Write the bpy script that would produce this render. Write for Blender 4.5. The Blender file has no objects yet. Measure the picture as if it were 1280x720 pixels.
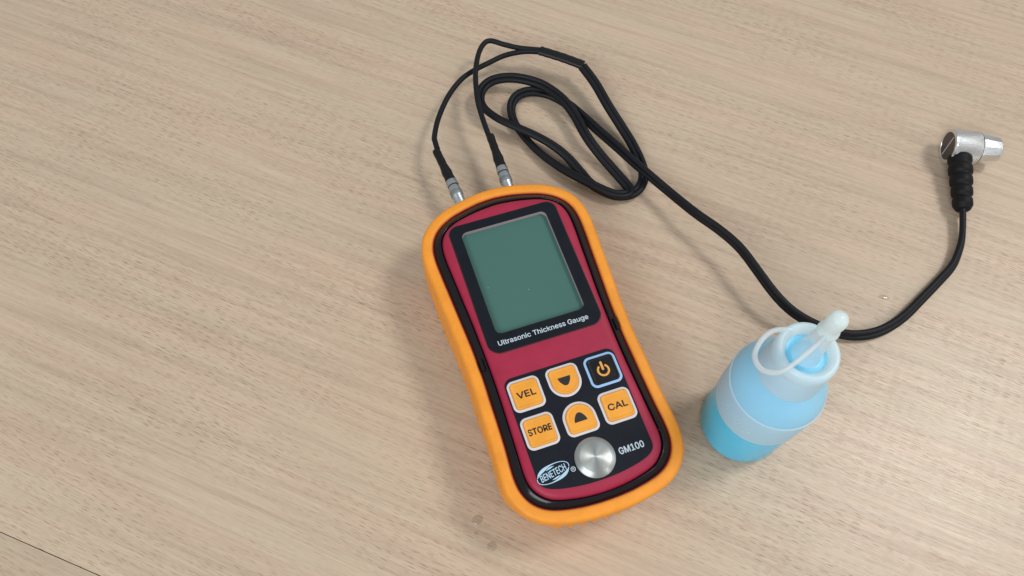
import bpy, bmesh, math, random
from mathutils import Vector, Matrix

SC = bpy.context.scene
COL = SC.collection
MM = 0.001
rad = math.radians
random.seed(7)

# ------------------------------------------------------------------ camera
cam_d = bpy.data.cameras.new('camera')
cam = bpy.data.objects.new('camera', cam_d)
COL.objects.link(cam)
rt = Vector((0.99862953, 0.04691847, 0.02318855))
up = Vector((-0.05233596, 0.89525783, 0.44246398))
bk = Vector((0.0, -0.44307119, 0.89648643))
cam.matrix_world = Matrix(((rt.x, up.x, bk.x, 0.0), (rt.y, up.y, bk.y, 0.0), (rt.z, up.z, bk.z, 0.324), (0, 0, 0, 1)))
cam_d.sensor_width = 36.0
cam_d.lens = 28.125
cam_d.clip_start = 0.01
cam_d.clip_end = 50.0
SC.camera = cam

# ------------------------------------------------------------------ world and lamps
world = bpy.data.worlds.new('World')
SC.world = world
world.use_nodes = True
bg = world.node_tree.nodes['Background']
bg.inputs['Color'].default_value = (0.95, 0.985, 1.0, 1)
bg.inputs['Strength'].default_value = 0.42


def area_lamp(name, loc, target, size, power, color, size_y=None):
    d = bpy.data.lights.new(name, 'AREA')
    d.energy = power
    d.color = color
    d.size = size
    if size_y:
        d.shape = 'RECTANGLE'
        d.size_y = size_y
    o = bpy.data.objects.new(name, d)
    COL.objects.link(o)
    o.location = loc
    o.rotation_euler = (Vector(target) - Vector(loc)).to_track_quat('-Z', 'Y').to_euler()
    return o


area_lamp('ceiling_light', (1.12, 0.56, 1.66), (0.05, 0.12, 0.0), 0.42, 15.5, (1.0, 0.97, 0.92))
area_lamp('fill_light', (-0.75, -1.35, 1.5), (0.02, 0.12, 0.0), 1.5, 29.0, (0.93, 0.975, 1.0), 0.9)  # added soft fill behind the camera, for ambience and rim highlights; no known window
area_lamp('side_light', (1.5, -0.7, 1.5), (0.05, 0.12, 0.0), 0.25, 5.0, (1.0, 0.98, 0.95), 1.2)

SC.view_settings.view_transform = 'Standard'
SC.view_settings.look = 'None'
SC.view_settings.exposure = 0.0
SC.view_settings.gamma = 1.0
SC.render.engine = 'CYCLES'
SC.cycles.use_denoising = True
SC.cycles.max_bounces = 10
SC.cycles.transparent_max_bounces = 16


# ------------------------------------------------------------------ materials
def new_mat(name):
    m = bpy.data.materials.new(name)
    m.use_nodes = True
    nt = m.node_tree
    b = nt.nodes['Principled BSDF']
    return m, nt, b


def simple(name, col, rough=0.5, metal=0.0, spec=0.5, grain=0.0, grain_scale=4000.0, var=0.0, sss=0.0, sss_r=(1, .4, .1), coat=0.0, dust=0.0):
    m, nt, b = new_mat(name)
    b.inputs['Base Color'].default_value = (*col, 1)
    b.inputs['Roughness'].default_value = rough
    b.inputs['Metallic'].default_value = metal
    b.inputs['Specular IOR Level'].default_value = spec
    b.inputs['Coat Weight'].default_value = coat
    b.inputs['Coat Roughness'].default_value = 0.08
    if sss:
        b.inputs['Subsurface Weight'].default_value = sss
        b.inputs['Subsurface Radius'].default_value = sss_r
        b.inputs['Subsurface Scale'].default_value = 0.004
    tc = nt.nodes.new('ShaderNodeTexCoord')
    if grain:
        n = nt.nodes.new('ShaderNodeTexNoise')
        n.inputs['Scale'].default_value = grain_scale
        n.inputs['Detail'].default_value = 3
        bp = nt.nodes.new('ShaderNodeBump')
        bp.inputs['Strength'].default_value = grain
        bp.inputs['Distance'].default_value = 0.0002
        nt.links.new(tc.outputs['Object'], n.inputs['Vector'])
        nt.links.new(n.outputs['Fac'], bp.inputs['Height'])
        nt.links.new(bp.outputs['Normal'], b.inputs['Normal'])
    if var:
        n2 = nt.nodes.new('ShaderNodeTexNoise')
        n2.inputs['Scale'].default_value = 130.0
        n2.inputs['Detail'].default_value = 6
        n2.inputs['Roughness'].default_value = 0.65
        nt.links.new(tc.outputs['Object'], n2.inputs['Vector'])
        mr = nt.nodes.new('ShaderNodeMapRange')
        mr.inputs['From Min'].default_value = 0.3
        mr.inputs['From Max'].default_value = 0.7
        mr.inputs['To Min'].default_value = rough - var
        mr.inputs['To Max'].default_value = rough + var
        nt.links.new(n2.outputs['Fac'], mr.inputs['Value'])
        nt.links.new(mr.outputs['Result'], b.inputs['Roughness'])
        hs = nt.nodes.new('ShaderNodeHueSaturation')
        hs.inputs['Color'].default_value = (*col, 1)
        mr2 = nt.nodes.new('ShaderNodeMapRange')
        mr2.inputs['From Min'].default_value = 0.3
        mr2.inputs['From Max'].default_value = 0.7
        mr2.inputs['To Min'].default_value = 0.92
        mr2.inputs['To Max'].default_value = 1.08
        nt.links.new(n2.outputs['Fac'], mr2.inputs['Value'])
        nt.links.new(mr2.outputs['Result'], hs.inputs['Value'])
        nt.links.new(hs.outputs['Color'], b.inputs['Base Color'])
    if dust:
        v = nt.nodes.new('ShaderNodeTexVoronoi')
        v.inputs['Scale'].default_value = 190.0
        nt.links.new(tc.outputs['Object'], v.inputs['Vector'])
        sp = nt.nodes.new('ShaderNodeSeparateColor')
        nt.links.new(v.outputs['Color'], sp.inputs[0])
        m1 = nt.nodes.new('ShaderNodeMapRange')
        m1.inputs['From Min'].default_value = 0.02
        m1.inputs['From Max'].default_value = 0.045
        m1.inputs['To Min'].default_value = 0.75
        m1.inputs['To Max'].default_value = 0.0
        nt.links.new(v.outputs['Distance'], m1.inputs['Value'])
        g = nt.nodes.new('ShaderNodeMath')
        g.operation = 'LESS_THAN'
        g.inputs[1].default_value = dust
        nt.links.new(sp.outputs[0], g.inputs[0])
        mu = nt.nodes.new('ShaderNodeMath')
        mu.operation = 'MULTIPLY'
        nt.links.new(m1.outputs['Result'], mu.inputs[0])
        nt.links.new(g.outputs[0], mu.inputs[1])
        mx = nt.nodes.new('ShaderNodeMix')
        mx.data_type = 'RGBA'
        mx.inputs[6].default_value = (*col, 1)
        if b.inputs['Base Color'].links:
            nt.links.new(b.inputs['Base Color'].links[0].from_socket, mx.inputs[6])
        mx.inputs[7].default_value = (0.55, 0.55, 0.58, 1)
        nt.links.new(mu.outputs[0], mx.inputs[0])
        nt.links.new(mx.outputs[2], b.inputs['Base Color'])
    return m


def wood(name, dark=1.0, off=0.0, pore_amt=1.0):
    m, nt, b = new_mat(name)
    N, L = nt.nodes.new, nt.links.new
    tc = N('ShaderNodeTexCoord')

    def mapped(rot, sc, loc=(0, 0, 0)):
        # vectors in millimetres turned so that x runs along the grain
        mp = N('ShaderNodeMapping')
        mp.vector_type = 'POINT'
        mp.inputs['Rotation'].default_value = (0, 0, rad(rot))
        mp.inputs['Scale'].default_value = (1000, 1000, 1000)
        L(tc.outputs['Object'], mp.inputs['Vector'])
        mp2 = N('ShaderNodeMapping')
        mp2.inputs['Scale'].default_value = sc
        mp2.inputs['Location'].default_value = loc
        L(mp.outputs['Vector'], mp2.inputs['Vector'])
        return mp2.outputs['Vector']

    def noise(vec, scale=1.0, detail=2.0, rough=0.5, dist=0.0):
        n = N('ShaderNodeTexNoise')
        n.inputs['Scale'].default_value = scale
        n.inputs['Detail'].default_value = detail
        n.inputs['Roughness'].default_value = rough
        n.inputs['Distortion'].default_value = dist
        L(vec, n.inputs['Vector'])
        return n.outputs['Fac']

    def ramp(val, p0, p1, a=0.0, c=1.0):
        r = N('ShaderNodeMapRange')
        r.interpolation_type = 'SMOOTHSTEP'
        r.inputs['From Min'].default_value = p0
        r.inputs['From Max'].default_value = p1
        r.inputs['To Min'].default_value = a
        r.inputs['To Max'].default_value = c
        L(val, r.inputs['Value'])
        return r.outputs['Result']

    def mix(fac, a, c):
        x = N('ShaderNodeMix')
        x.data_type = 'RGBA'
        if isinstance(fac, float):
            x.inputs[0].default_value = fac
        else:
            L(fac, x.inputs[0])
        for s, v in ((6, a), (7, c)):
            if isinstance(v, tuple):
                x.inputs[s].default_value = (*v, 1)
            else:
                L(v, x.inputs[s])
        return x.outputs[2]

    def math_(op, a, c):
        x = N('ShaderNodeMath')
        x.operation = op
        for i, v in enumerate((a, c)):
            if isinstance(v, float):
                x.inputs[i].default_value = v
            else:
                L(v, x.inputs[i])
        return x.outputs[0]

    G = 20.0
    d = dark
    # broad growth bands, pinkish against grey-beige
    bands = noise(mapped(G, (0.0045, 0.055, 1), (off, off * 2, 0)), 1.0, 4.0, 0.55, 0.4)
    bands2 = noise(mapped(G - 1.5, (0.007, 0.22, 1), (off + 9, 3, 0)), 1.0, 4.0, 0.65, 0.3)
    streak = noise(mapped(G + 1.0, (0.012, 0.7, 1), (off + 4, 8, 0)), 1.0, 3.0, 0.6, 0.2)
    c = mix(ramp(bands, 0.36, 0.64), (0.55 * d, 0.448 * d, 0.325 * d), (0.585 * d, 0.445 * d, 0.327 * d))
    c = mix(ramp(bands2, 0.42, 0.68, 0.0, 0.6), c, (0.425 * d, 0.318 * d, 0.238 * d))
    c = mix(ramp(streak, 0.5, 0.72, 0.0, 0.5), c, (0.60 * d, 0.495 * d, 0.385 * d))
    c = mix(ramp(streak, 0.5, 0.3, 0.0, 0.35), c, (0.40 * d, 0.295 * d, 0.215 * d))
    # fine fibres
    fib = noise(mapped(G, (0.03, 1.6, 1), (off, 0, 0)), 1.0, 3.0, 0.7)
    c = mix(ramp(fib, 0.3, 0.72, 0.0, 0.36), c, (0.385 * d, 0.287 * d, 0.212 * d))
    fleck = noise(mapped(G + 4, (0.25, 2.6, 1), (off, 4, 0)), 1.0, 2.0, 0.6)
    c = mix(ramp(fleck, 0.55, 0.8, 0.0, 0.35), c, (0.6 * d, 0.5 * d, 0.385 * d))
    # short dark pores (cells much longer than wide)
    dens = ramp(noise(mapped(G, (0.009, 0.03, 1), (off + 5, 2, 0)), 1.0, 2.0), 0.34, 0.64, 0.3, 1.0)
    pores = None
    for rot, sx, sy, seed, ln_, wd, w in ((G + 3.5, 0.20, 0.72, 3.0, 2.2, 0.15, 0.8), (G + 2.0, 0.22, 1.2, 8.0, 1.8, 0.115, 0.48), (G + 2.8, 0.13, 1.6, 23.0, 3.2, 0.09, 0.42)):
        v = N('ShaderNodeTexVoronoi')
        v.feature = 'F1'
        v.voronoi_dimensions = '2D'
        v.inputs['Scale'].default_value = 1.0
        v.inputs['Randomness'].default_value = 1.0
        mv = mapped(rot, (sx, sy, 1), (off + seed, seed * 3, 0))
        L(mv, v.inputs['Vector'])
        sub = N('ShaderNodeVectorMath')
        sub.operation = 'SUBTRACT'
        L(mv, sub.inputs[0])
        L(v.outputs['Position'], sub.inputs[1])
        mul = N('ShaderNodeVectorMath')
        mul.operation = 'MULTIPLY'
        mul.inputs[1].default_value = (1 / (sx * ln_), 1 / (sy * wd), 0.0)
        L(sub.outputs[0], mul.inputs[0])
        le = N('ShaderNodeVectorMath')
        le.operation = 'LENGTH'
        L(mul.outputs[0], le.inputs[0])
        sep = N('ShaderNodeSeparateColor')
        L(v.outputs['Color'], sep.inputs[0])
        strength = math_('MULTIPLY', ramp(sep.outputs[0], 0.15, 0.95, 0.05, 1.0), w)
        p = math_('MULTIPLY', ramp(le.outputs['Value'], 0.45, 1.0, 1.0, 0.0), strength)
        pores = p if pores is None else math_('MAXIMUM', pores, p)
    fine = math_('MULTIPLY', ramp(noise(mapped(G + 1.5, (0.07, 3.2, 1), (off + 15, 45, 0)), 1.0, 2.0, 0.5), 0.56, 0.74), 0.26)
    pores = math_('MAXIMUM', pores, fine)
    pores = math_('MULTIPLY', math_('MULTIPLY', pores, dens), pore_amt)
    c = mix(pores, c, (0.19 * d, 0.092 * d, 0.056 * d))
    L(c, b.inputs['Base Color'])
    rg = ramp(fib, 0.2, 0.8, 0.30, 0.42)
    L(rg, b.inputs['Roughness'])
    b.inputs['Specular IOR Level'].default_value = 0.45
    hgt = math_('SUBTRACT', math_('MULTIPLY', noise(mapped(G, (0.35, 2.2, 1)), 1.0, 3.0, 0.7), 0.7), pores)
    bp = N('ShaderNodeBump')
    bp.inputs['Strength'].default_value = 0.4
    bp.inputs['Distance'].default_value = 0.00012
    L(hgt, bp.inputs['Height'])
    L(bp.outputs['Normal'], b.inputs['Normal'])
    return m


def milky(name, col, opacity, rough=0.3):
    # thin milky plastic: part of the light passes straight through, part is scattered
    m, nt, b = new_mat(name)
    b.inputs['Base Color'].default_value = (*col, 1)
    b.inputs['Roughness'].default_value = rough
    b.inputs['Specular IOR Level'].default_value = 0.5
    tr = nt.nodes.new('ShaderNodeBsdfTransparent')
    tl = nt.nodes.new('ShaderNodeBsdfTranslucent')
    tl.inputs['Color'].default_value = (*col, 1)
    m1 = nt.nodes.new('ShaderNodeMixShader')
    m1.inputs[0].default_value = 0.4
    nt.links.new(b.outputs[0], m1.inputs[1])
    nt.links.new(tl.outputs[0], m1.inputs[2])
    m2 = nt.nodes.new('ShaderNodeMixShader')
    fr = nt.nodes.new('ShaderNodeLayerWeight')
    fr.inputs['Blend'].default_value = 0.25
    mr = nt.nodes.new('ShaderNodeMapRange')
    mr.inputs['To Min'].default_value = opacity
    mr.inputs['To Max'].default_value = min(1.0, opacity + 0.22)
    nt.links.new(fr.outputs['Facing'], mr.inputs['Value'])
    nt.links.new(mr.outputs['Result'], m2.inputs[0])
    nt.links.new(tr.outputs[0], m2.inputs[1])
    nt.links.new(m1.outputs[0], m2.inputs[2])
    nt.links.new(m2.outputs[0], nt.nodes['Material Output'].inputs['Surface'])
    return m


def clear_pane(name, tint=(0.97, 0.98, 0.98), power=4.0, low=0.03, rough=0.06):
    m, nt, b = new_mat(name)
    tr = nt.nodes.new('ShaderNodeBsdfTransparent')
    tr.inputs['Color'].default_value = (*tint, 1)
    gl = nt.nodes.new('ShaderNodeBsdfGlossy')
    gl.inputs['Roughness'].default_value = rough
    fr = nt.nodes.new('ShaderNodeLayerWeight')
    fr.inputs['Blend'].default_value = 0.5
    pw = nt.nodes.new('ShaderNodeMath')
    pw.operation = 'POWER'
    pw.inputs[1].default_value = power
    nt.links.new(fr.outputs['Facing'], pw.inputs[0])
    mr = nt.nodes.new('ShaderNodeMapRange')
    mr.inputs['To Min'].default_value = low
    mr.inputs['To Max'].default_value = 0.6
    nt.links.new(pw.outputs[0], mr.inputs['Value'])
    mx = nt.nodes.new('ShaderNodeMixShader')
    nt.links.new(mr.outputs['Result'], mx.inputs[0])
    nt.links.new(tr.outputs[0], mx.inputs[1])
    nt.links.new(gl.outputs[0], mx.inputs[2])
    nt.links.new(mx.outputs[0], nt.nodes['Material Output'].inputs['Surface'])
    return m


def knurled(name):
    m, nt, b = new_mat(name)
    b.inputs['Base Color'].default_value = (0.78, 0.79, 0.8, 1)
    b.inputs['Metallic'].default_value = 1.0
    b.inputs['Roughness'].default_value = 0.36
    tc = nt.nodes.new('ShaderNodeTexCoord')
    hs = []
    for k in (1, -1):
        # two families of helical grooves round the local z axis
        sx = nt.nodes.new('ShaderNodeSeparateXYZ')
        nt.links.new(tc.outputs['Object'], sx.inputs[0])
        at = nt.nodes.new('ShaderNodeMath'); at.operation = 'ARCTAN2'
        nt.links.new(sx.outputs['Y'], at.inputs[0]); nt.links.new(sx.outputs['X'], at.inputs[1])
        a = nt.nodes.new('ShaderNodeMath'); a.operation = 'MULTIPLY'; a.inputs[1].default_value = 40.0
        nt.links.new(at.outputs[0], a.inputs[0])
        z = nt.nodes.new('ShaderNodeMath'); z.operation = 'MULTIPLY'; z.inputs[1].default_value = 5200.0 * k
        nt.links.new(sx.outputs['Z'], z.inputs[0])
        s = nt.nodes.new('ShaderNodeMath'); s.operation = 'ADD'
        nt.links.new(a.outputs[0], s.inputs[0]); nt.links.new(z.outputs[0], s.inputs[1])
        w = nt.nodes.new('ShaderNodeMath'); w.operation = 'SINE'
        nt.links.new(s.outputs[0], w.inputs[0])
        hs.append(w.outputs[0])
    mx = nt.nodes.new('ShaderNodeMath'); mx.operation = 'MINIMUM'
    nt.links.new(hs[0], mx.inputs[0]); nt.links.new(hs[1], mx.inputs[1])
    bp = nt.nodes.new('ShaderNodeBump')
    bp.inputs['Strength'].default_value = 0.7
    bp.inputs['Distance'].default_value = 0.00025
    nt.links.new(mx.outputs[0], bp.inputs['Height'])
    nt.links.new(bp.outputs['Normal'], b.inputs['Normal'])
    return m


def brushed(name):
    m, nt, b = new_mat(name)
    b.inputs['Base Color'].default_value = (0.5, 0.53, 0.52, 1)
    b.inputs['Metallic'].default_value = 1.0
    b.inputs['Roughness'].default_value = 0.34
    b.inputs['Anisotropic'].default_value = 0.8
    b.inputs['Anisotropic Rotation'].default_value = 0.25
    tg = nt.nodes.new('ShaderNodeTangent')
    tg.direction_type = 'RADIAL'
    tg.axis = 'Z'
    nt.links.new(tg.outputs[0], b.inputs['Tangent'])
    tc = nt.nodes.new('ShaderNodeTexCoord')
    ln = nt.nodes.new('ShaderNodeVectorMath')
    ln.operation = 'LENGTH'
    nt.links.new(tc.outputs['Object'], ln.inputs[0])
    n = nt.nodes.new('ShaderNodeTexNoise')
    n.noise_dimensions = '1D'
    n.inputs['Scale'].default_value = 9000
    n.inputs['Detail'].default_value = 2
    nt.links.new(ln.outputs['Value'], n.inputs['W'])
    mr = nt.nodes.new('ShaderNodeMapRange')
    mr.inputs['To Min'].default_value = 0.34
    mr.inputs['To Max'].default_value = 0.5
    nt.links.new(n.outputs['Fac'], mr.inputs['Value'])
    nt.links.new(mr.outputs['Result'], b.inputs['Roughness'])
    return m


M = dict(
    wood=wood('beech_laminate'),
    wood2=wood('beech_laminate_neighbour', 0.93, 31.0, 1.35),
    rubber=simple('orange_rubber', (0.82, 0.30, 0.03), 0.5, spec=0.35, grain=0.25, grain_scale=3500, var=0.07, sss=0.08, sss_r=(1, .35, .05)),
    blackgloss=simple('black_gloss_plastic', (0.006, 0.006, 0.008), 0.17, spec=0.35, grain=0.05, var=0.06, dust=0.3),
    red=simple('crimson_plastic', (0.34, 0.019, 0.054), 0.42, spec=0.3, grain=0.3, grain_scale=5000, var=0.05, dust=0.12),
    bezel=simple('black_satin_film', (0.006, 0.009, 0.014), 0.36, spec=0.2, grain=0.08, grain_scale=6000, var=0.05, dust=0.08),
    panel=simple('navy_black_film', (0.006, 0.009, 0.015), 0.4, spec=0.2, grain=0.1, grain_scale=6000, var=0.05, dust=0.06),
    lcd=simple('lcd_green', (0.060, 0.148, 0.128), 0.3, spec=0.3, dust=0.03),
    lip=simple('mauve_lip', (0.42, 0.31, 0.33), 0.4),
    key=simple('orange_key', (0.80, 0.33, 0.03), 0.42, grain=0.15, grain_scale=4500, var=0.05),
    keyblack=simple('black_key', (0.008, 0.008, 0.011), 0.35, spec=0.25, grain=0.1, grain_scale=4500, var=0.05),
    white=simple('white_print', (0.62, 0.58, 0.60), 0.45),
    blueprint=simple('pale_blue_print', (0.30, 0.50, 0.78), 0.45),
    silver=simple('silver_print', (0.52, 0.60, 0.68), 0.4),
    skyprint=simple('sky_print', (0.42, 0.62, 0.78), 0.4),
    black=simple('black_print', (0.012, 0.010, 0.010), 0.45),
    orangeprint=simple('orange_print', (0.72, 0.34, 0.06), 0.45),
    cable=simple('black_cable_jacket', (0.007, 0.008, 0.011), 0.5, spec=0.22, grain=0.15, grain_scale=2500, var=0.06),
    sleeve=simple('heat_shrink', (0.008, 0.008, 0.009), 0.38, spec=0.25, grain=0.2, grain_scale=900, var=0.06),
    boot=simple('black_boot', (0.006, 0.006, 0.007), 0.55, spec=0.2, grain=0.2, grain_scale=2500, var=0.05),
    metal=simple('satin_nickel', (0.50, 0.55, 0.59), 0.42, 1.0, grain=0.1, grain_scale=5000, var=0.05),
    chrome=simple('turned_aluminium', (0.74, 0.76, 0.78), 0.24, 1.0, grain=0.15, grain_scale=3000, var=0.05),
    knurl=knurled('knurled_aluminium'),
    disc=brushed('circular_brushed_steel'),
    shell=milky('milky_plastic', (0.72, 0.86, 0.93), 0.07),
    shell_mid=milky('milky_plastic_upper', (0.80, 0.95, 0.97), 0.55),
    band=milky('frosted_band', (0.86, 0.96, 0.97), 0.74, 0.4),
    capm=milky('milky_cap', (0.86, 0.96, 0.98), 0.82, 0.28),
    capthin=milky('milky_cap_thin', (0.80, 0.95, 0.97), 0.32, 0.22),
    nozzle=milky('milky_nozzle', (0.86, 0.94, 0.97), 0.55, 0.25),
    ring=simple('grey_knurl', (0.30, 0.33, 0.35), 0.55, 1.0, grain=0.6, grain_scale=6000),
    gel=simple('blue_gel', (0.012, 0.60, 0.96), 0.25, sss=0.75, sss_r=(0.25, 0.8, 1.0)),
    pane=clear_pane('clear_window'),
    drop=clear_pane('clear_gel', (0.93, 0.92, 0.90), 1.6, 0.05, 0.12),
)


# ------------------------------------------------------------------ mesh helpers (all lengths in millimetres)
def finish(name, bm, mat, parent=None, loc=(0, 0, 0), smooth=None, scale=True):
    if scale:
        bmesh.ops.scale(bm, vec=(MM, MM, MM), verts=bm.verts)
    bmesh.ops.recalc_face_normals(bm, faces=bm.faces)
    me = bpy.data.meshes.new(name)
    bm.to_mesh(me)
    bm.free()
    me.materials.append(mat)
    if smooth is not None:
        for p in me.polygons:
            p.use_smooth = True
        if smooth < 180:
            me.set_sharp_from_angle(angle=rad(smooth))
    o = bpy.data.objects.new(name, me)
    COL.objects.link(o)
    o.parent = parent
    o.location = Vector(loc) * MM
    return o


def loft(bm, rings, cap0=True, cap1=True, closed=True):
    vs = [[bm.verts.new(p) for p in r] for r in rings]
    n = len(vs[0])
    for a, b in zip(vs, vs[1:]):
        for i in range(n if closed else n - 1):
            j = (i + 1) % n
            bm.faces.new((a[i], a[j], b[j], b[i]))
    if cap0:
        bm.faces.new(list(reversed(vs[0])))
    if cap1:
        bm.faces.new(vs[-1])
    return vs


def offset_poly(pts, d):
    # positive d grows a counter-clockwise outline
    n = len(pts)
    out = []
    for i in range(n):
        a, b = Vector(pts[i - 1]), Vector(pts[(i + 1) % n])
        t = (b - a).normalized()
        out.append((pts[i][0] + t.y * d, pts[i][1] - t.x * d))
    return out


def catmull(pts, per, closed=True):
    n = len(pts)
    dim = len(pts[0])
    out = []
    rng = n if closed else n - 1
    for i in range(rng):
        if closed:
            p = [pts[(i + k - 1) % n] for k in range(4)]
        else:
            p = [pts[max(0, min(n - 1, i + k - 1))] for k in range(4)]
        for s in range(per):
            t = s / per
            out.append(tuple(0.5 * (2 * p[1][k] + (p[2][k] - p[0][k]) * t + (2 * p[0][k] - 5 * p[1][k] + 4 * p[2][k] - p[3][k]) * t * t
                                    + (3 * p[1][k] - p[0][k] - 3 * p[2][k] + p[3][k]) * t ** 3) for k in range(dim)))
    if not closed:
        out.append(tuple(pts[-1]))
    return out


def resample(pts, n):
    P = [Vector(p) for p in pts]
    P.append(P[0])
    seg = [(P[i + 1] - P[i]).length for i in range(len(P) - 1)]
    tot = sum(seg)
    out, i, acc = [], 0, 0.0
    for k in range(n):
        s = tot * k / n
        while acc + seg[i] < s:
            acc += seg[i]
            i += 1
        out.append(tuple(P[i].lerp(P[i + 1], (s - acc) / seg[i])))
    return out


def half_outline(half, n=240):
    # half: (half width, y) from the top centre down to the bottom centre; result counter-clockwise from the top
    left = [(-w, y) for w, y in half]
    right = [(w, y) for w, y in reversed(half[1:-1])]
    return resample(catmull(left + right, 12), n)


def rrect(w, h, r, n=8, cx=0.0, cy=0.0, r_bottom=None):
    rb = r if r_bottom is None else r_bottom
    pts = []
    for (sx, sy, a0, rr) in ((1, 1, 0, r), (-1, 1, 90, r), (-1, -1, 180, rb), (1, -1, 270, rb)):
        for k in range(n + 1):
            a = rad(a0 + 90 * k / n)
            pts.append((cx + sx * (w / 2 - rr) + rr * math.cos(a), cy + sy * (h / 2 - rr) + rr * math.sin(a)))
    return pts


def plate(name, outline, rings, mat, parent, loc=(0, 0, 0), smooth=35, cap0=False, cap1=True):
    bm = bmesh.new()
    loft(bm, [[(x, y, z) for x, y in offset_poly(outline, d)] if d else [(x, y, z) for x, y in outline] for d, z in rings], cap0, cap1)
    return finish(name, bm, mat, parent, loc, smooth)


def with_hole(bm, outer, hole, z):
    # flat face between two loops of existing vertices
    es = []
    for lp in (outer, hole):
        for i in range(len(lp)):
            a, b = lp[i], lp[(i + 1) % len(lp)]
            es.append(bm.edges.get((a, b)) or bm.edges.new((a, b)))
    bmesh.ops.triangle_fill(bm, use_beauty=True, use_dissolve=False, edges=es)


def lathe(name, prof, mat, parent=None, loc=(0, 0, 0), n=64, smooth=40, cap0=True, cap1=True):
    bm = bmesh.new()
    rings = []
    for r, z in prof:
        rings.append([(r * math.cos(2 * math.pi * k / n), r * math.sin(2 * math.pi * k / n), z) for k in range(n)])
    loft(bm, rings, cap0, cap1)
    return finish(name, bm, mat, parent, loc, smooth)


def tube_rings(path, radius, n=14, prof=None, closed_path=False):
    P = [Vector(p) for p in path]
    rings = []
    nrm = None
    for i, p in enumerate(P):
        t = (P[min(i + 1, len(P) - 1)] - P[max(i - 1, 0)]).normalized()
        if nrm is None:
            nrm = Vector((0, 0, 1)).cross(t)
            if nrm.length < 1e-4:
                nrm = Vector((1, 0, 0))
            nrm.normalize()
        else:
            nrm = (nrm - t * nrm.dot(t)).normalized()
        bn = t.cross(nrm)
        r = radius(i / (len(P) - 1)) if callable(radius) else radius
        rings.append([p + nrm * (r * math.cos(2 * math.pi * k / n)) + bn * (r * math.sin(2 * math.pi * k / n)) for k in range(n)])
    return rings


def tube(name, path, radius, mat, parent=None, n=14, smooth=60):
    bm = bmesh.new()
    loft(bm, tube_rings(path, radius, n))
    return finish(name, bm, mat, parent, (0, 0, 0), smooth)


def sweep_axis(name, p0, p1, prof, mat, parent=None, n=40, smooth=40, sides=None):
    # prof: (distance along the axis, radius); the object's own z axis runs along p0 -> p1
    p0, p1 = Vector(p0), Vector(p1)
    bm = bmesh.new()
    rings = [[(r * math.cos(2 * math.pi * k / n), r * math.sin(2 * math.pi * k / n), s) for k in range(n)] for s, r in prof]
    loft(bm, rings)
    o = finish(name, bm, mat, parent, p0, smooth)
    o.rotation_mode = 'QUATERNION'
    o.rotation_quaternion = (p1 - p0).to_track_quat('Z', 'Y')
    return o


import os
SANS = None
try:
    SANS = bpy.data.fonts.load(os.path.join(bpy.utils.system_resource('DATAFILES'), 'fonts', 'Inter.woff2'))
except Exception:
    SANS = None


def lettering(name, body, mat, parent, cx, cy, w, h, z, bold=0.0, shear=0.0, rot=0.0, space=1.0):
    cu = bpy.data.curves.new('lettering', 'FONT')
    cu.body = body
    if SANS:
        cu.font = SANS
    cu.size = 100.0
    cu.shear = shear
    cu.space_character = space
    cu.resolution_u = 3 if SANS else 6
    tmp = bpy.data.objects.new('lettering', cu)
    COL.objects.link(tmp)
    dg = bpy.context.evaluated_depsgraph_get()
    me = bpy.data.meshes.new_from_object(tmp.evaluated_get(dg))
    bpy.data.objects.remove(tmp)
    bm = bmesh.new()
    bm.from_mesh(me)
    xs = [v.co.x for v in bm.verts]
    ys = [v.co.y for v in bm.verts]
    x0, x1, y0, y1 = min(xs), max(xs), min(ys), max(ys)
    c, s = math.cos(rad(rot)), math.sin(rad(rot))
    for v in bm.verts:
        x = (v.co.x - (x0 + x1) / 2) / (x1 - x0) * (w - 2 * bold)
        y = (v.co.y - (y0 + y1) / 2) / (y1 - y0) * (h - 2 * bold)
        v.co = (cx + x * c - y * s, cy + x * s + y * c, z)
    # the stroke weight comes from a few copies set a hair apart, each a little above the last
    if bold:
        src = bm.faces[:]
        for k, (dx, dy) in enumerate(((-bold, 0), (bold, 0), (0, bold), (0, -bold))):
            r = bmesh.ops.duplicate(bm, geom=src)
            for g in r['geom']:
                if isinstance(g, bmesh.types.BMVert):
                    g.co += Vector((dx * c - dy * s, dx * s + dy * c, 0.004 * (k + 1)))
    return finish(name, bm, mat, parent)


def flat_poly(name, pts, mat, parent, z, t=0.03):
    bm = bmesh.new()
    loft(bm, [[(x, y, z) for x, y in pts], [(x, y, z + t) for x, y in pts]])
    return finish(name, bm, mat, parent)


def thing(name, label, cat, loc=(0, 0, 0), rotz=0.0):
    o = bpy.data.objects.new(name, None)
    o.empty_display_size = 0.01
    COL.objects.link(o)
    o.location = Vector(loc) * MM
    o.rotation_euler = (0, 0, rotz)
    o['label'] = label
    o['category'] = cat
    return o


# ------------------------------------------------------------------ the desk: two boards meeting at a fine seam
A0 = Vector((-192.97, 43.35))
sd = Vector((math.cos(rad(-18.2)), math.sin(rad(-18.2))))
sn = Vector((-sd.y, sd.x))


def board(name, mat, side):
    near = A0 + sn * (0.15 * side)
    far = A0 + sn * (1600 * side)
    c = [near - sd * 1600, near + sd * 1900, far + sd * 1900, far - sd * 1600]
    if side < 0:
        c.reverse()
    bm = bmesh.new()
    q = [(p.x, p.y) for p in c]
    loft(bm, [[(x, y, -25) for x, y in q], [(x, y, -0.15) for x, y in q], [(x, y, 0) for x, y in offset_poly(q, 0.0)]])
    o = finish(name, bm, mat)
    o['kind'] = 'structure'
    return o


board('table_top', M['wood'], 1)
board('table_extension', M['wood2'], -1)

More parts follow.
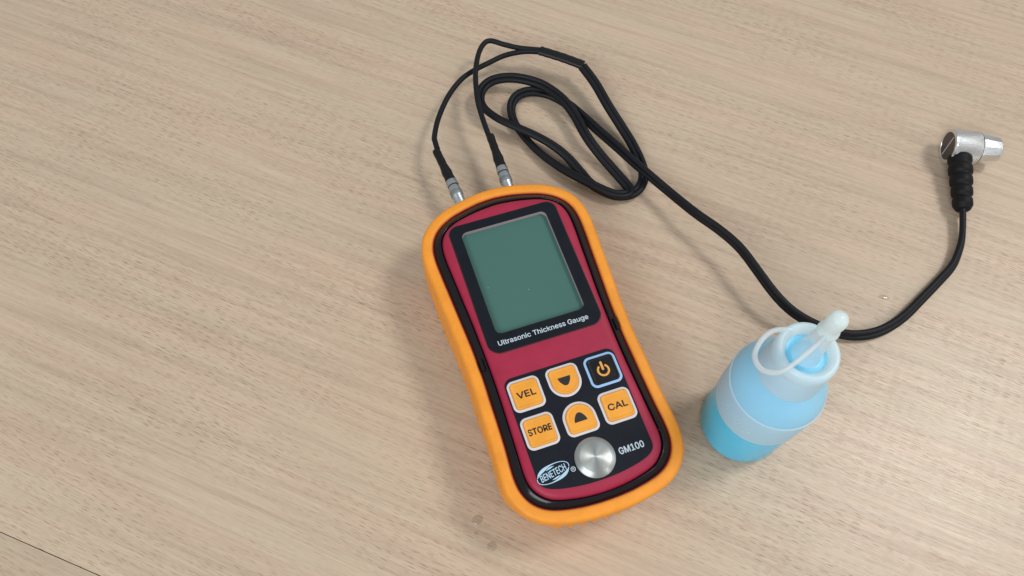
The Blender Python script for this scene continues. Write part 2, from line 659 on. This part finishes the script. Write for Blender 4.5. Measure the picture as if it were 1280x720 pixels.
# ------------------------------------------------------------------ the thickness gauge
AL = rad(21.5)
dev = thing('thickness_gauge', 'red handheld meter in orange rubber case with green screen and six keys', 'meter',
            (24.32 - 1.8 * math.cos(AL), 106.16 - 1.8 * math.sin(AL), 0), AL)

HALF_IN = [(0, 90.4), (6, 90.0), (10.5, 89.2), (15.8, 87.9), (20.4, 86.4), (25.6, 83.5), (29.6, 79.5), (31.9, 74.4), (32.6, 68.5), (32.3, 60), (31.6, 49), (30.9, 38),
           (30.2, 27), (29.85, 14), (30.05, 2), (30.2, -8.5), (30.5, -18), (30.9, -24), (31.0, -29), (30.3, -34), (28.1, -38.6), (24.2, -42.2), (19.0, -44.4), (11.5, -45.9), (5, -46.5), (0, -46.6)]
HALF_RED = [(0, 87.5), (6, 87.1), (10.5, 86.5), (14.8, 85.6), (20.0, 84.1), (24.3, 81.7), (27.2, 78.3), (28.7, 73.6), (28.9, 66.5), (28.3, 56), (27.8, 47), (27.2, 37),
            (26.8, 26), (26.5, 13), (26.55, 2.3), (26.9, -10), (27.3, -22), (27.5, -28), (26.9, -32.5), (25.0, -36.2), (21.4, -39.5), (16.5, -41.3), (8.6, -42.8), (0, -43.3)]
# the face stands about 2 mm above the case lip
HALF_RED = [(max(0.0, w - 0.55), y - 0.4 - (y + 43.3) / 130.0 * 1.25) for w, y in HALF_RED]
OUT = half_outline(HALF_IN)
RED = half_outline(HALF_RED)


def smooth01(a, b, x):
    t = max(0.0, min(1.0, (x - a) / (b - a)))
    return t * t * (3 - 2 * t)


# rubber case: a shell whose lower wall draws in at the foot end and carries grip ridges
case_prof = [(-0.2, 20.0), (0.0, 27.6), (0.2, 28.5), (0.6, 28.93), (1.3, 29.0), (3.3, 28.92), (4.2, 28.5), (4.75, 27.4), (4.85, 25.2), (4.8, 21), (4.75, 17), (4.6, 13.5), (4.5, 11), (4.4, 8.5), (4.2, 6), (3.8, 3.4), (2.9, 1.3), (1.6, 0.35)]
bm = bmesh.new()
rings = []
n_out = len(OUT)
for d, z in case_prof:
    base = offset_poly(OUT, d)
    ring = []
    for i, (x, y) in enumerate(base):
        a, b = Vector(OUT[i - 1]), Vector(OUT[(i + 1) % n_out])
        t = (b - a).normalized()
        nx, ny = t.y, -t.x
        draw = 0.0
        if z < 26:
            k = (26 - z) / 26
            foot = smooth01(-26, -44, y)
            head = smooth01(74, 88, y)
            draw = (-0.75 + 4.3 * foot + 2.6 * head) * k ** 1.1
            # grip ridges low on the long sides and under the foot end
            if 2 < z < 16:
                zz = math.sin((z - 2) / 14 * math.pi)
                side = smooth01(-10, 2, y) * (1 - smooth01(52, 62, y)) * (1 if abs(x) > 20 else 0)
                draw -= 0.75 * zz * side * max(0.0, math.sin(y / 5.2 * 2 * math.pi)) ** 0.6
                ft = foot * (1 if abs(x) < 22 else 0)
                draw -= 1.6 * zz * ft * max(0.0, math.sin((x + 1) / 5.0 * 2 * math.pi)) ** 0.6
        ring.append((x - nx * draw, y - ny * draw, z))
    rings.append(ring)
loft(bm, rings, False, True)
finish('rubber_case', bm, M['rubber'], dev, smooth=50)

# glossy black rim between the case and the red face
bm = bmesh.new()
rings = []
for f, z in ((0.03, 20.5), (0.03, 27.0), (0.075, 27.6), (0.12, 28.0), (0.74, 29.75), (0.80, 29.86), (0.86, 29.8), (0.90, 29.5), (0.92, 28.6), (0.97, 25.0)):
    ring = []
    for (ax, ay), (bx, by) in zip(OUT, RED):
        ring.append((ax + (bx - ax) * f, ay + (by - ay) * f, z))
    rings.append(ring)
loft(bm, rings, False, False)
rim = finish('trim_rim', bm, M['blackgloss'], dev, smooth=60)
bm = bmesh.new()
loft(bm, [[(ax + (bx - ax) * f, ay + (by - ay) * f, z) for (ax, ay), (bx, by) in zip(OUT, RED)] for f, z in ((-0.02, 27.9), (0.055, 28.0), (0.075, 27.9))], False, False)
finish('body_seam', bm, M['red'], rim, smooth=60)
for s in (-1, 1):
    bm = bmesh.new()
    o2 = rrect(1.3, 5.2, 0.5, 4)
    loft(bm, [[(x, y, 28.6) for x, y in o2], [(x, y, 29.75) for x, y in o2], [(x * .8, y * .92, 29.95) for x, y in o2]], False, True)
    finish('clip_tab', bm, M['blackgloss'], rim, (s * 28.4, 17.5, 0), 40)

# red face with the screen opening
WIN = rrect(37.7, 48.6, 2.6, 8, -0.25, 51.3)
bm = bmesh.new()
vs = loft(bm, [[(x, y, z) for x, y in offset_poly(RED, d)] for d, z in ((0.0, 25.5), (-0.05, 29.0), (-0.3, 29.8), (-0.9, 30.5), (-1.8, 30.95), (-2.9, 31.15), (-3.6, 31.2))], False, False)
hole = [bm.verts.new((x, y, 31.2)) for x, y in offset_poly(WIN, 0.8)]
with_hole(bm, vs[-1], hole, 31.2)
face = finish('face_plate', bm, M['red'], dev, smooth=30)

# screen bezel: black film frame with an opening, recessed green display behind a clear pane
BEZ = rrect(47.3, 60.2, 4.2, 8, -0.15, 49.3, 4.8)
bm = bmesh.new()
out0 = loft(bm, [[(x, y, z) for x, y in offset_poly(BEZ, d)] for d, z in ((0.0, 31.1), (0.0, 31.44), (-0.05, 31.5))], False, False)
inn = loft(bm, [[(x, y, z) for x, y in offset_poly(WIN, d)] for d, z in ((0.0, 31.2), (0.0, 31.45), (0.05, 31.5))], False, False)
with_hole(bm, out0[-1], inn[-1], 31.5)
bezel = finish('screen_bezel', bm, M['bezel'], dev, smooth=30)
GRV = offset_poly(BEZ, 0.4)
bm = bmesh.new()
loft(bm, [[(x, y, 31.205) for x, y in GRV], [(x, y, 31.225) for x, y in offset_poly(GRV, -0.3)]], False, False)
finish('bezel_groove', bm, M['black'], bezel)
bm = bmesh.new()
loft(bm, [[(x, y, z) for x, y in offset_poly(WIN, 0.02)] for z in (31.3, 29.1)], False, False)
finish('screen_lip', bm, M['lip'], bezel, smooth=40)
plate('display', offset_poly(WIN, 0.6), [(0, 28.9), (0, 29.2)], M['lcd'], bezel)
lettering('lettering', 'Ultrasonic Thickness Gauge', M['silver'], bezel, -0.85, 22.9, 38.0, 2.75, 31.53, 0.05)

# keypad film
KEY = []
KX, KY = -0.42, -0.66
top = rrect(45.6, 40.0, 3.4, 8, 0.0, -11.3)
KEY = top[:2 * 9]                                  # the two upper corners
kb = [(-22.8, -30.2), (-22.75, -32.2), (-22.1, -34.0), (-20.6, -35.4), (-18.2, -36.5), (-14, -37.6), (-7, -38.6), (0, -38.9), (7, -38.6), (14, -37.6), (18.2, -36.5), (20.6, -35.4), (22.1, -34.0), (22.75, -32.2), (22.8, -30.2)]
KEY = [(x + KX, y + KY) for x, y in KEY + catmull(kb, 4, False)]
panel = plate('keypad_panel', KEY, [(0, 31.1), (0, 31.36), (-0.12, 31.42)], M['panel'], dev, smooth=25)
lettering('lettering', 'GM100', M['silver'], panel, 14.6 + KX, -31.2 + KY, 10.0, 2.7, 31.44, 0.09)
PZ = 31.42


def dee(w, h, r, flip):
    # flat with two rounded corners at one end, a half circle at the other
    pts = []
    R = w / 2
    yc = -h / 2 + R
    for k in range(25):
        a = rad(180 + 180 * k / 24)
        pts.append((R * math.cos(a), yc + R * 0.98 * math.sin(a)))
    for k in range(9):
        a = rad(90 * k / 8)
        pts.append((w / 2 - r + r * math.cos(a), h / 2 - r + r * math.sin(a)))
    for k in range(9):
        a = rad(90 + 90 * k / 8)
        pts.append((-w / 2 + r + r * math.cos(a), h / 2 - r + r * math.sin(a)))
    if flip:
        pts = [(-x, -y) for x, y in pts]
    return pts


def key_button(cx, cy, shape, label, border_mat, body_mat, legend):
    cx, cy = cx + KX, cy + KY
    outline = [(x + cx, y + cy) for x, y in shape]
    n = len(outline)
    inner = offset_poly(outline, -1.05)
    b = plate('button', inner, [(0.02, PZ - 0.1), (0, PZ + 0.5), (-0.2, PZ + 0.8), (-0.5, PZ + 0.88), (-0.75, PZ + 0.84), (-0.95, PZ + 0.74), (-1.2, PZ + 0.76)], body_mat, panel_root, smooth=50)
    b['label'] = label
    bm = bmesh.new()
    loft(bm, [[(x, y, PZ - 0.05) for x, y in outline], [(x, y, PZ + 0.1) for x, y in outline], [(x, y, PZ + 0.16) for x, y in offset_poly(outline, -0.15)],
              [(x, y, PZ + 0.16) for x, y in offset_poly(outline, -0.98)]], False, False)
    finish('button_border', bm, border_mat, b, smooth=40)
    z = PZ + 0.785
    legend(b, cx, cy, z)
    return b


panel_root = dev
SQ = rrect(12.9, 12.9, 2.6, 8)


def txt(s, w, h, bold=0.13, dx=0.0, dy=0.0):
    return lambda b, cx, cy, z: lettering('lettering', s, M['black'], b, cx + dx, cy + dy, w, h, z, bold)


def arrow(flip):
    def f(b, cx, cy, z):
        pts = catmull([(-2.5, 1.6), (-0.0, 1.6), (2.5, 1.6), (2.05, 0.1), (0.95, -1.55), (0.0, -1.95), (-0.95, -1.55), (-2.05, 0.1)], 6)
        # keep the flat edge straight and its corners crisp
        pts = [(-2.55, 1.6), (2.55, 1.6)] + catmull([(2.55, 1.6), (2.15, 0.1), (1.05, -1.5), (0.0, -1.95), (-1.05, -1.5), (-2.15, 0.1), (-2.55, 1.6)], 6, False)[1:-1]
        s = -1 if flip else 1
        flat_poly('arrow_mark', [(cx + x * s, cy + y * s) for x, y in pts][::-1], M['black'], b, z)
    return f


def power(b, cx, cy, z):
    bm = bmesh.new()
    o, i = [], []
    for k in range(41):
        a = rad(90 + 32 + (360 - 64) * k / 40)
        o.append((cx + 2.55 * math.cos(a), cy - 0.4 + 2.55 * math.sin(a)))
        i.append((cx + 1.75 * math.cos(a), cy - 0.4 + 1.75 * math.sin(a)))
    for k in range(40):
        bm.faces.new([bm.verts.new((*p, z)) for p in (o[k], o[k + 1], i[k + 1], i[k])])
    bmesh.ops.remove_doubles(bm, verts=bm.verts, dist=0.001)
    r = bmesh.ops.extrude_face_region(bm, geom=bm.faces[:])
    for g in r['geom']:
        if isinstance(g, bmesh.types.BMVert):
            g.co.z += 0.03
    finish('power_mark', bm, M['orangeprint'], b)
    flat_poly('power_mark', [(cx + x, cy + y) for x, y in rrect(0.95, 3.7, 0.4, 4, 0, 1.5)], M['orangeprint'], b, z + 0.001)


key_button(-15.75, 0.75, SQ, 'orange square button printed VEL', M['white'], M['key'], txt('VEL', 7.6, 2.75))
key_button(-15.6, -14.6, SQ, 'orange square button printed STORE', M['white'], M['key'], txt('STORE', 9.7, 2.7, dy=0.3))
key_button(0.15, 0.95, dee(13.0, 13.0, 2.6, False), 'orange button with rounded bottom and down arrow', M['white'], M['key'], arrow(False))
key_button(0.35, -14.5, dee(13.0, 13.0, 2.6, True), 'orange button with rounded top and up arrow', M['white'], M['key'], arrow(True))
key_button(15.85, 0.7, SQ, 'black square power button with pale blue border', M['blueprint'], M['keyblack'], power)
key_button(15.75, -14.55, SQ, 'orange square button printed CAL', M['white'], M['key'], txt('CAL', 8.0, 2.75))

# brushed steel test disc
lathe('test_disc', [(7.7, -0.1), (7.7, 0.55), (7.5, 0.8), (6.0, 1.75), (5.75, 1.85), (3.0, 1.87), (0.01, 1.88)], M['disc'], dev, (0.3 + KX, -30.5 + KY, PZ), 96, 25, cap0=False)

# maker's emblem: two crescents round slanted lettering
LX, LY, LR = -16.35 + KX, -30.95 + KY, 13.0


def emblem_arc(a0, a1, ax, by, thick, mat, n=36):
    c, s = math.cos(rad(LR)), math.sin(rad(LR))
    o, i = [], []
    for k in range(n + 1):
        t = k / n
        a = rad(a0 + (a1 - a0) * t)
        w = thick(t)
        for lst, sgn in ((o, 0.5), (i, -0.5)):
            x = (ax + w * sgn * 1.0) * math.cos(a)
            y = (by + w * sgn) * math.sin(a)
            lst.append((LX + x * c - y * s, LY + x * s + y * c))
    bm = bmesh.new()
    for k in range(n):
        bm.faces.new([bm.verts.new((*p, PZ + 0.02)) for p in (o[k], o[k + 1], i[k + 1], i[k])])
    bmesh.ops.remove_doubles(bm, verts=bm.verts, dist=0.0005)
    r = bmesh.ops.extrude_face_region(bm, geom=bm.faces[:])
    for g in r['geom']:
        if isinstance(g, bmesh.types.BMVert):
            g.co.z += 0.03
    finish('emblem', bm, mat, panel)


for turn in (0, 180):
    emblem_arc(158 + turn, -18 + turn, 6.6, 3.0, lambda t: 0.28 + 0.95 * math.exp(-((t - 0.22) / 0.16) ** 2) * min(1, t * 9), M['skyprint'])
    emblem_arc(112 + turn, 72 + turn, 5.2, 2.15, lambda t: 0.06 + 0.5 * math.sin(math.pi * t) ** 1.0, M['skyprint'])
lettering('lettering', 'BENETECH', M['skyprint'], panel, LX, LY, 10.6, 2.6, PZ + 0.02, 0.05, 0.12, 10.0, 1.0)
lettering('lettering', '\u00ae', M['silver'], panel, LX + 7.5, LY - 1.0, 1.9, 1.9, PZ + 0.02, 0.0, 0, 0)


# ------------------------------------------------------------------ ultrasonic probe with its twin cable and two plugs
TWIN = [(29.8,281.9,11.0),(36.4,272.7,9.5),(43.0,260.2,8.0),(49.5,249.8,6.0),(55.1,239.7,5.0),(59.2,229.4,4.5),(60.5,221.9,4.0),(58.7,215.7,3.5),(54.4,211.7,3.0),(48.0,210.9,2.2),(41.6,213.3,1.8),(35.1,217.7,1.7),(29.6,224.8,1.8),(23.1,232.0,3.0),(15.9,237.1,4.5),(7.0,241.4,6.0),(-2.2,244.9,7.0),(-11.5,249.5,7.0),(-18.6,255.5,7.0),(-21.0,261.8,7.0),(-19.8,268.3,7.0),(-15.2,272.8,7.5),(-7.6,274.7,8.0),(0.5,274.2,8.0),(8.7,271.7,8.0),(15.7,267.0,8.0),(21.4,261.3,8.0),(26.8,253.1,7.5),(32.4,241.6,7.0),(39.3,232.5,5.0),(46.5,224.1,3.6),(51.9,217.5,3.0),(53.7,213.8,3.2),(51.6,210.9,4.0),(46.2,210.4,4.6),(40.1,212.4,5.0),(33.6,215.9,5.0),(24.7,221.0,4.5),(16.2,227.6,3.5),(9.0,234.5,2.5),(2.8,242.2,1.8),(-2.2,249.7,1.8),(-4.8,256.5,2.5),(-4.9,262.2,3.5),(-2.3,266.4,4.5),(2.9,268.9,5.0),(10.2,269.3,4.5),(17.2,267.1,4.0),(23.8,262.4,4.0),(31.4,254.3,5.0),(39.2,244.8,6.5),(47.5,235.1,8.0),(56.1,225.1,9.0),(62.6,218.3,9.5),(72.4,208.3,10.0),(82.5,197.2,12.0),(92.5,188.0,13.5),(100.7,179.1,14.0),(107.0,168.9,14.0),(114.3,157.7,13.0),(121.9,150.6,11.0),(131.2,146.7,8.0),(140.8,144.8,5.0),(149.2,144.1,3.2),(157.6,145.1,2.9),(165.8,148.3,2.9),(175.0,154.6,2.9),(184.5,163.8,3.0),(194.8,174.1,3.0),(201.6,181.4,3.2),(205.8,188.7,3.5),(209.2,197.6,4.0),(211.6,211.5,5.2)]
# roll of the twin cable about its run, degrees from lying flat
ROLL = [(0, 10), (11, 10), (18, 35), (24, 30), (27, 15), (31, 10), (36, 15), (40, 45), (44, 40), (47, 30), (50, 55), (54, 78), (62, 72), (64, 45), (70, 60), (72, 65)]
BL = [(-38.6,224.6,13.0),(-40.0,228.6,13.0),(-40.8,232.7,12.5),(-40.0,244.1,11.5),(-36.5,258.0,11.0),(-31.4,268.9,10.5),(-25.9,275.6,10.0),(-17.3,281.8,10.5),(-9.5,286.6,11.0),(-0.2,288.7,12.0),(8.4,288.9,12.2)]
BR = [(-14.8,233.3,14.0),(-18.1,242.2,14.5),(-21.5,253.3,15.5),(-23.6,269.7,15.5),(-23.0,282.6,15.0),(-20.7,290.3,14.5),(-17.2,292.9,14.0),(-10.6,291.4,13.5),(-2.3,290.5,12.5),(8.3,290.2,12.2)]
SL = [(7.9,289.7,12.3),(19.0,286.3,12.0),(30.3,282.5,11.2)]

PO = Vector((217.0, 246.0, 0.0))
probe = thing('ultrasonic_probe', 'knurled silver probe on black twin cable coiled behind the orange meter', 'probe', PO)


def rel(p):
    return Vector(p) - PO


def roll_at(i):
    for (a, x), (b, y) in zip(ROLL, ROLL[1:]):
        if a <= i <= b:
            t = (i - a) / (b - a)
            return x + (y - x) * t
    return ROLL[-1][1]


PER = 8
cen = [Vector(p) for p in catmull(TWIN, PER, False)]
for _ in range(3):
    cen = [cen[0]] + [(cen[i - 1] + cen[i] * 2 + cen[i + 1]) / 4 for i in range(1, len(cen) - 1)] + [cen[-1]]
bm = bmesh.new()
strands = ([], [])
for i, p in enumerate(cen):
    t = (cen[min(i + 1, len(cen) - 1)] - cen[max(i - 1, 0)]).normalized()
    nn = Vector((0, 0, 1)).cross(t).normalized()
    bb = t.cross(nn)
    phi = rad(roll_at(i / PER))
    off = nn * math.cos(phi) + bb * math.sin(phi)
    for k, s in enumerate((1, -1)):
        q = p + off * (1.12 * s)
        q.z = max(q.z, 1.43)
        strands[k].append(rel(q))
for st in strands:
    loft(bm, tube_rings(st, 1.42, 14))
cable = finish('cable', bm, M['cable'], probe, smooth=60)
for pts in (BL, BR):
    tube('branch_cable', [rel(p) for p in catmull(pts, 8, False)], 1.32, M['cable'], probe)
sl = [rel(p) for p in catmull(SL, 10, False)]
bm = bmesh.new()
rings = []
for i, p in enumerate(sl):
    t = (sl[min(i + 1, len(sl) - 1)] - sl[max(i - 1, 0)]).normalized()
    nn = Vector((0, 0, 1)).cross(t).normalized()
    bb = t.cross(nn)
    e = i / (len(sl) - 1)
    wob = 1 + 0.04 * math.sin(i * 1.9)
    rings.append([p + nn * (2.75 * wob * math.cos(2 * math.pi * k / 20)) + bb * (1.62 * math.sin(2 * math.pi * k / 20)) for k in range(20)])
loft(bm, rings)
finish('splice_sleeve', bm, M['sleeve'], probe, smooth=50)


def dev_world(x, y, z):
    x -= 1.8
    return Vector((24.32 + x * math.cos(AL) - y * math.sin(AL), 106.16 + x * math.sin(AL) + y * math.cos(AL), z))


for (x0, x1, bend) in ((-11.35, -12.6, -14.2), (10.85, 12.0, 12.6)):
    p0, p1 = dev_world(x0, 91.0, 14.2), dev_world(x1, 114.0, 13.9)
    ln = (p1 - p0).length
    plug = sweep_axis('plug', p0 - PO, p1 - PO, [(0, 2.5), (ln - 9.6, 2.5), (ln - 9.2, 2.75), (ln - 6.6, 2.85), (ln - 6.4, 2.7), (ln - 4.4, 2.7), (ln - 4.1, 2.55), (ln - 3.9, 2.55)], M['metal'], probe, 36, 35)
    q0 = p0.lerp(p1, (ln - 3.95) / ln)
    q1 = p0.lerp(p1, 1.0)
    r0 = p0.lerp(p1, (ln - 9.3) / ln)
    sweep_axis('grip_ring', (r0 - PO), (p1 - PO), [(0, 2.5), (0.05, 2.78), (0.3, 2.86), (2.4, 2.92), (2.65, 2.86), (2.7, 2.5)], M['ring'], probe, 48, 35)
    c1 = sweep_axis('gasket', (q0 - PO), (q1 - PO), [(0, 2.5), (0.1, 2.62), (0.5, 2.62), (0.6, 2.5)], M['boot'], probe, 32, 40)
    q2 = p0.lerp(p1, (ln - 3.4) / ln)
    sweep_axis('collar', (q2 - PO), (q1 - PO), [(0, 2.6), (0.15, 2.8), (2.7, 2.7), (3.0, 2.5)], M['metal'], probe, 8 * 4, 35)
    # boot: shrunk sleeve tapering to the cable
    e = dev_world(bend, 133.2, 13.0 if x0 < 0 else 14.0)
    bp_ = [p1 - (p1 - p0).normalized() * 0.6, p1 + (e - p1) * 0.25, p1 + (e - p1) * 0.6, p1 + (e - p1) * 0.97]
    path = [v - PO for v in (Vector(q) for q in catmull([tuple(v) for v in bp_], 9, False))]
    tube('boot', path, lambda t: (2.45 + 0.1 * math.sin(t * 23)) * (1 - smooth01(0.3, 0.62, t)) + (1.95 + 0.06 * math.sin(t * 30)) * smooth01(0.3, 0.62, t), M['sleeve'], probe, 18, 45)

# probe head: knurled barrel lying on its side, name disc at one end, tapered six-sided shoe at the other
H0, H1 = Vector((209.6, 246.1, 8.3)), Vector((223.0, 245.5, 8.2))
ax = (H1 - H0).normalized()
HL = (H1 - H0).length
head = sweep_axis('probe_barrel', H0 - PO, H1 - PO, [(0.6, 6.4), (0.6, 7.2), (0.0, 7.35), (0.0, 7.9), (0.35, 8.25), (1.0, 8.25), (HL - 0.5, 8.25), (HL, 7.9)], M['knurl'], probe, 96, 35)
sweep_axis('end_ring', H0 - PO - ax * 0.12, H1 - PO, [(0.75, 6.5), (0.15, 6.75), (0.0, 7.0), (0.0, 8.05), (0.35, 8.33), (1.05, 8.33), (1.2, 8.2)], M['chrome'], probe, 64, 35)
ed = sweep_axis('name_disc', H0 - PO - ax * 0.0, H1 - PO, [(0.1, 0.01), (0.1, 6.55), (0.4, 6.6), (0.8, 6.6)], simple('dark_name_disc', (0.035, 0.027, 0.025), 0.3, grain=0.3, grain_scale=2500, var=0.06), probe, 48, 35)
# pale dividing line and two worn rows of print on the disc (unreadable in the photograph)
for (yy, hw, hh) in ((0.0, 6.1, 0.22),):
    bm = bmesh.new()
    q = [(-hw, yy - hh), (hw, yy - hh), (hw, yy + hh), (-hw, yy + hh)]
    loft(bm, [[(x, y, 0.09) for x, y in q], [(x, y, 0.03) for x, y in q]])
    ln_ = finish('dividing_line', bm, M['silver'], ed)
    ln_.rotation_euler = (0, 0, rad(83))
sweep_axis('joint_ring', H1 - PO - ax * 0.1, H1 - PO + ax, [(0, 7.0), (0.02, 7.85), (0.42, 7.85), (0.45, 7.0)], M['boot'], probe, 64, 30)
shoe_n = 12
bm = bmesh.new()
loft(bm, [[(r * math.cos(2 * math.pi * k / shoe_n), r * math.sin(2 * math.pi * k / shoe_n), q) for k in range(shoe_n)]
          for q, r in ((-0.2, 7.2), (0.3, 7.5), (0.7, 7.6), (9.9, 6.25), (10.25, 5.95))])
shoe = finish('probe_shoe', bm, M['chrome'], probe, H1 - PO)
shoe.rotation_mode = 'QUATERNION'
shoe.rotation_quaternion = ax.to_track_quat('Z', 'Y')
# ribbed strain relief
B0, B1 = Vector((214.3, 239.6, 8.0)), Vector((211.6, 211.0, 5.2))
bl = (B1 - B0).length
prof = [(-1.0, 4.6), (0.2, 5.5), (2.0, 5.5), (3.2, 5.1)]
s = 4.4
for k in range(4):
    r = 5.35 - 0.32 * k
    prof += [(s, r - 0.55), (s + 0.6, r - 0.5), (s + 1.0, r), (s + 1.9, r + 0.12), (s + 3.6, r + 0.1), (s + 4.5, r - 0.02), (s + 4.9, r - 0.5)]
    s += 5.9
prof += [(s, 3.6), (s + 0.5, 3.2), (s + 1.0, 2.2)]
sweep_axis('strain_relief', B0 - PO, B1 - PO, prof, M['boot'], probe, 40, 50)

# ------------------------------------------------------------------ couplant bottle
BO = (98.3, 102.33, 0.0)


def hz(prof):
    return [(r, z * 1.06 if z <= 78 else 82.7 + 0.81 * (z - 78)) for r, z in prof]

bot = thing('gel_bottle', 'small milky plastic dropper bottle filled with bright blue gel', 'bottle', BO)
lathe('gel', hz([(0.01, 0.9), (15.1, 0.7), (16.4, 1.3), (16.8, 3.0), (16.8, 27), (17.1, 46), (16.3, 50), (14.6, 53.8), (12.6, 57), (10.7, 59.5), (9.9, 61.5), (9.2, 70), (7.3, 74.0), (0.01, 74.2)]), M['gel'], bot, n=96)
body = lathe('bottle_body', hz([(11.8, 0.9), (14.2, 0.25), (15.7, 0.05), (16.8, 0.5), (17.35, 1.8), (17.4, 3.5), (17.3, 10), (17.3, 28.2)]), M['shell'], bot, n=96, cap0=True, cap1=False)
body['label'] = 'clearer lower wall of the bottle'
lathe('frosted_band', hz([(17.2, 27.9), (17.45, 28.3), (17.55, 28.8), (17.8, 47.2), (17.8, 47.7), (17.4, 48.1)]), M['band'], bot, n=96, cap0=False, cap1=False)
lathe('bottle_shoulder', hz([(17.45, 47.9), (17.2, 49.3), (16.55, 51.6), (15.4, 54.3), (13.7, 57.2), (12.3, 59.3), (11.4, 60.7)]), M['shell_mid'], bot, n=96, cap0=False, cap1=False)
cap = lathe('cap', hz([(11.35, 60.0), (11.6, 60.6), (11.5, 61.4), (10.3, 71.6), (10.3, 72.0), (10.7, 72.6), (10.9, 73.6), (10.85, 75.6), (10.5, 76.9), (9.8, 77.6), (8.9, 77.5), (7.9, 76.7), (7.2, 75.6), (7.0, 75.0)]), M['capm'], bot, n=96, smooth=60, cap0=False, cap1=False)
lathe('cap_centre', hz([(7.1, 75.1), (6.2, 74.9), (5.0, 75.0)]), M['capthin'], cap, n=64, smooth=60, cap0=False, cap1=False)
lathe('nozzle', hz([(5.1, 74.9), (4.9, 75.6), (4.6, 77), (4.2, 79), (3.5, 88), (2.9, 95), (2.5, 99)]), M['nozzle'], cap, n=64, smooth=60, cap0=False, cap1=False)
lathe('stopper', hz([(2.6, 97.0), (3.4, 97.1), (3.6, 97.8), (3.5, 98.8), (2.9, 99.6), (2.75, 101), (2.95, 103), (3.15, 106), (3.05, 108.2), (2.5, 109.9), (1.4, 110.8), (0.01, 111.0)]), M['capm'], cap, n=48, smooth=60, cap0=True)
STRAP = [(93.7,109.8,81.6),(87.4,108.7,82.7),(82.8,105.0,83.5),(79.8,100.0,84.3),(79.2,96.0,85.9),(80.4,92.7,87.6),(82.8,90.9,90.0),(85.5,90.9,92.4),(88.1,92.5,94.9),(91.2,94.9,97.3),(94.9,98.2,98.9),(97.3,100.7,99.7)]
tube('strap', [Vector(p) - Vector(BO) for p in catmull(STRAP, 8, False)], lambda t: 0.92 - 0.12 * t, M['nozzle'], cap, 12)

# raised scuffs and part-worn moulded marks on the band (not readable in the photograph)
bm = bmesh.new()
for k in range(9):
    a = rad(198 + k * 5.2)
    z0 = 40.5 - 0.25 * k + random.uniform(-0.8, 0.8)
    tilt = random.uniform(-0.5, 0.5)
    l = random.uniform(1.6, 3.4)
    pth = []
    for j in range(5):
        tt = (j / 4 - 0.5) * l
        aa = a + tt * math.cos(tilt + 1.2) / 17.9
        pth.append((17.76 * math.cos(aa), 17.76 * math.sin(aa), z0 + tt * math.sin(tilt + 1.2)))
    loft(bm, tube_rings(pth, 0.16, 6))
finish('moulded_marks', bm, M['band'], bot, smooth=60)


# ------------------------------------------------------------------ tiny drops of gel left on the desk
def droplet(label, x, y, r, h, sq=1.0, rot=0.0):
    prof = [(r, 0.02), (r * 0.97, h * 0.3), (r * 0.85, h * 0.62), (r * 0.6, h * 0.87), (r * 0.3, h * 0.97), (0.01, h)]
    o = lathe('gel_drop', prof, M['drop'], None, (x, y, 0), 24, 60, cap0=False)
    o.scale = (1, sq, 1)
    o.rotation_euler = (0, 0, rot)
    o['label'] = label
    o['category'] = 'droplet'
    o['group'] = 'clear gel drops dried on the desk'


droplet('clear round gel drop on desk near lower left corner of the meter', -2.5, 47.6, 1.8, 0.75)
droplet('tiny glinting speck of gel on desk between two larger drops', -9.1, 52.1, 0.6, 0.45)
droplet('faint flattened gel drop on desk farthest from the meter', -8.8, 57.3, 2.1, 0.5, 0.85, 0.4)
droplet('short clear smear of gel on desk inside the bend of the cable', 169.0, 165.3, 2.6, 0.5, 0.4, -0.15)
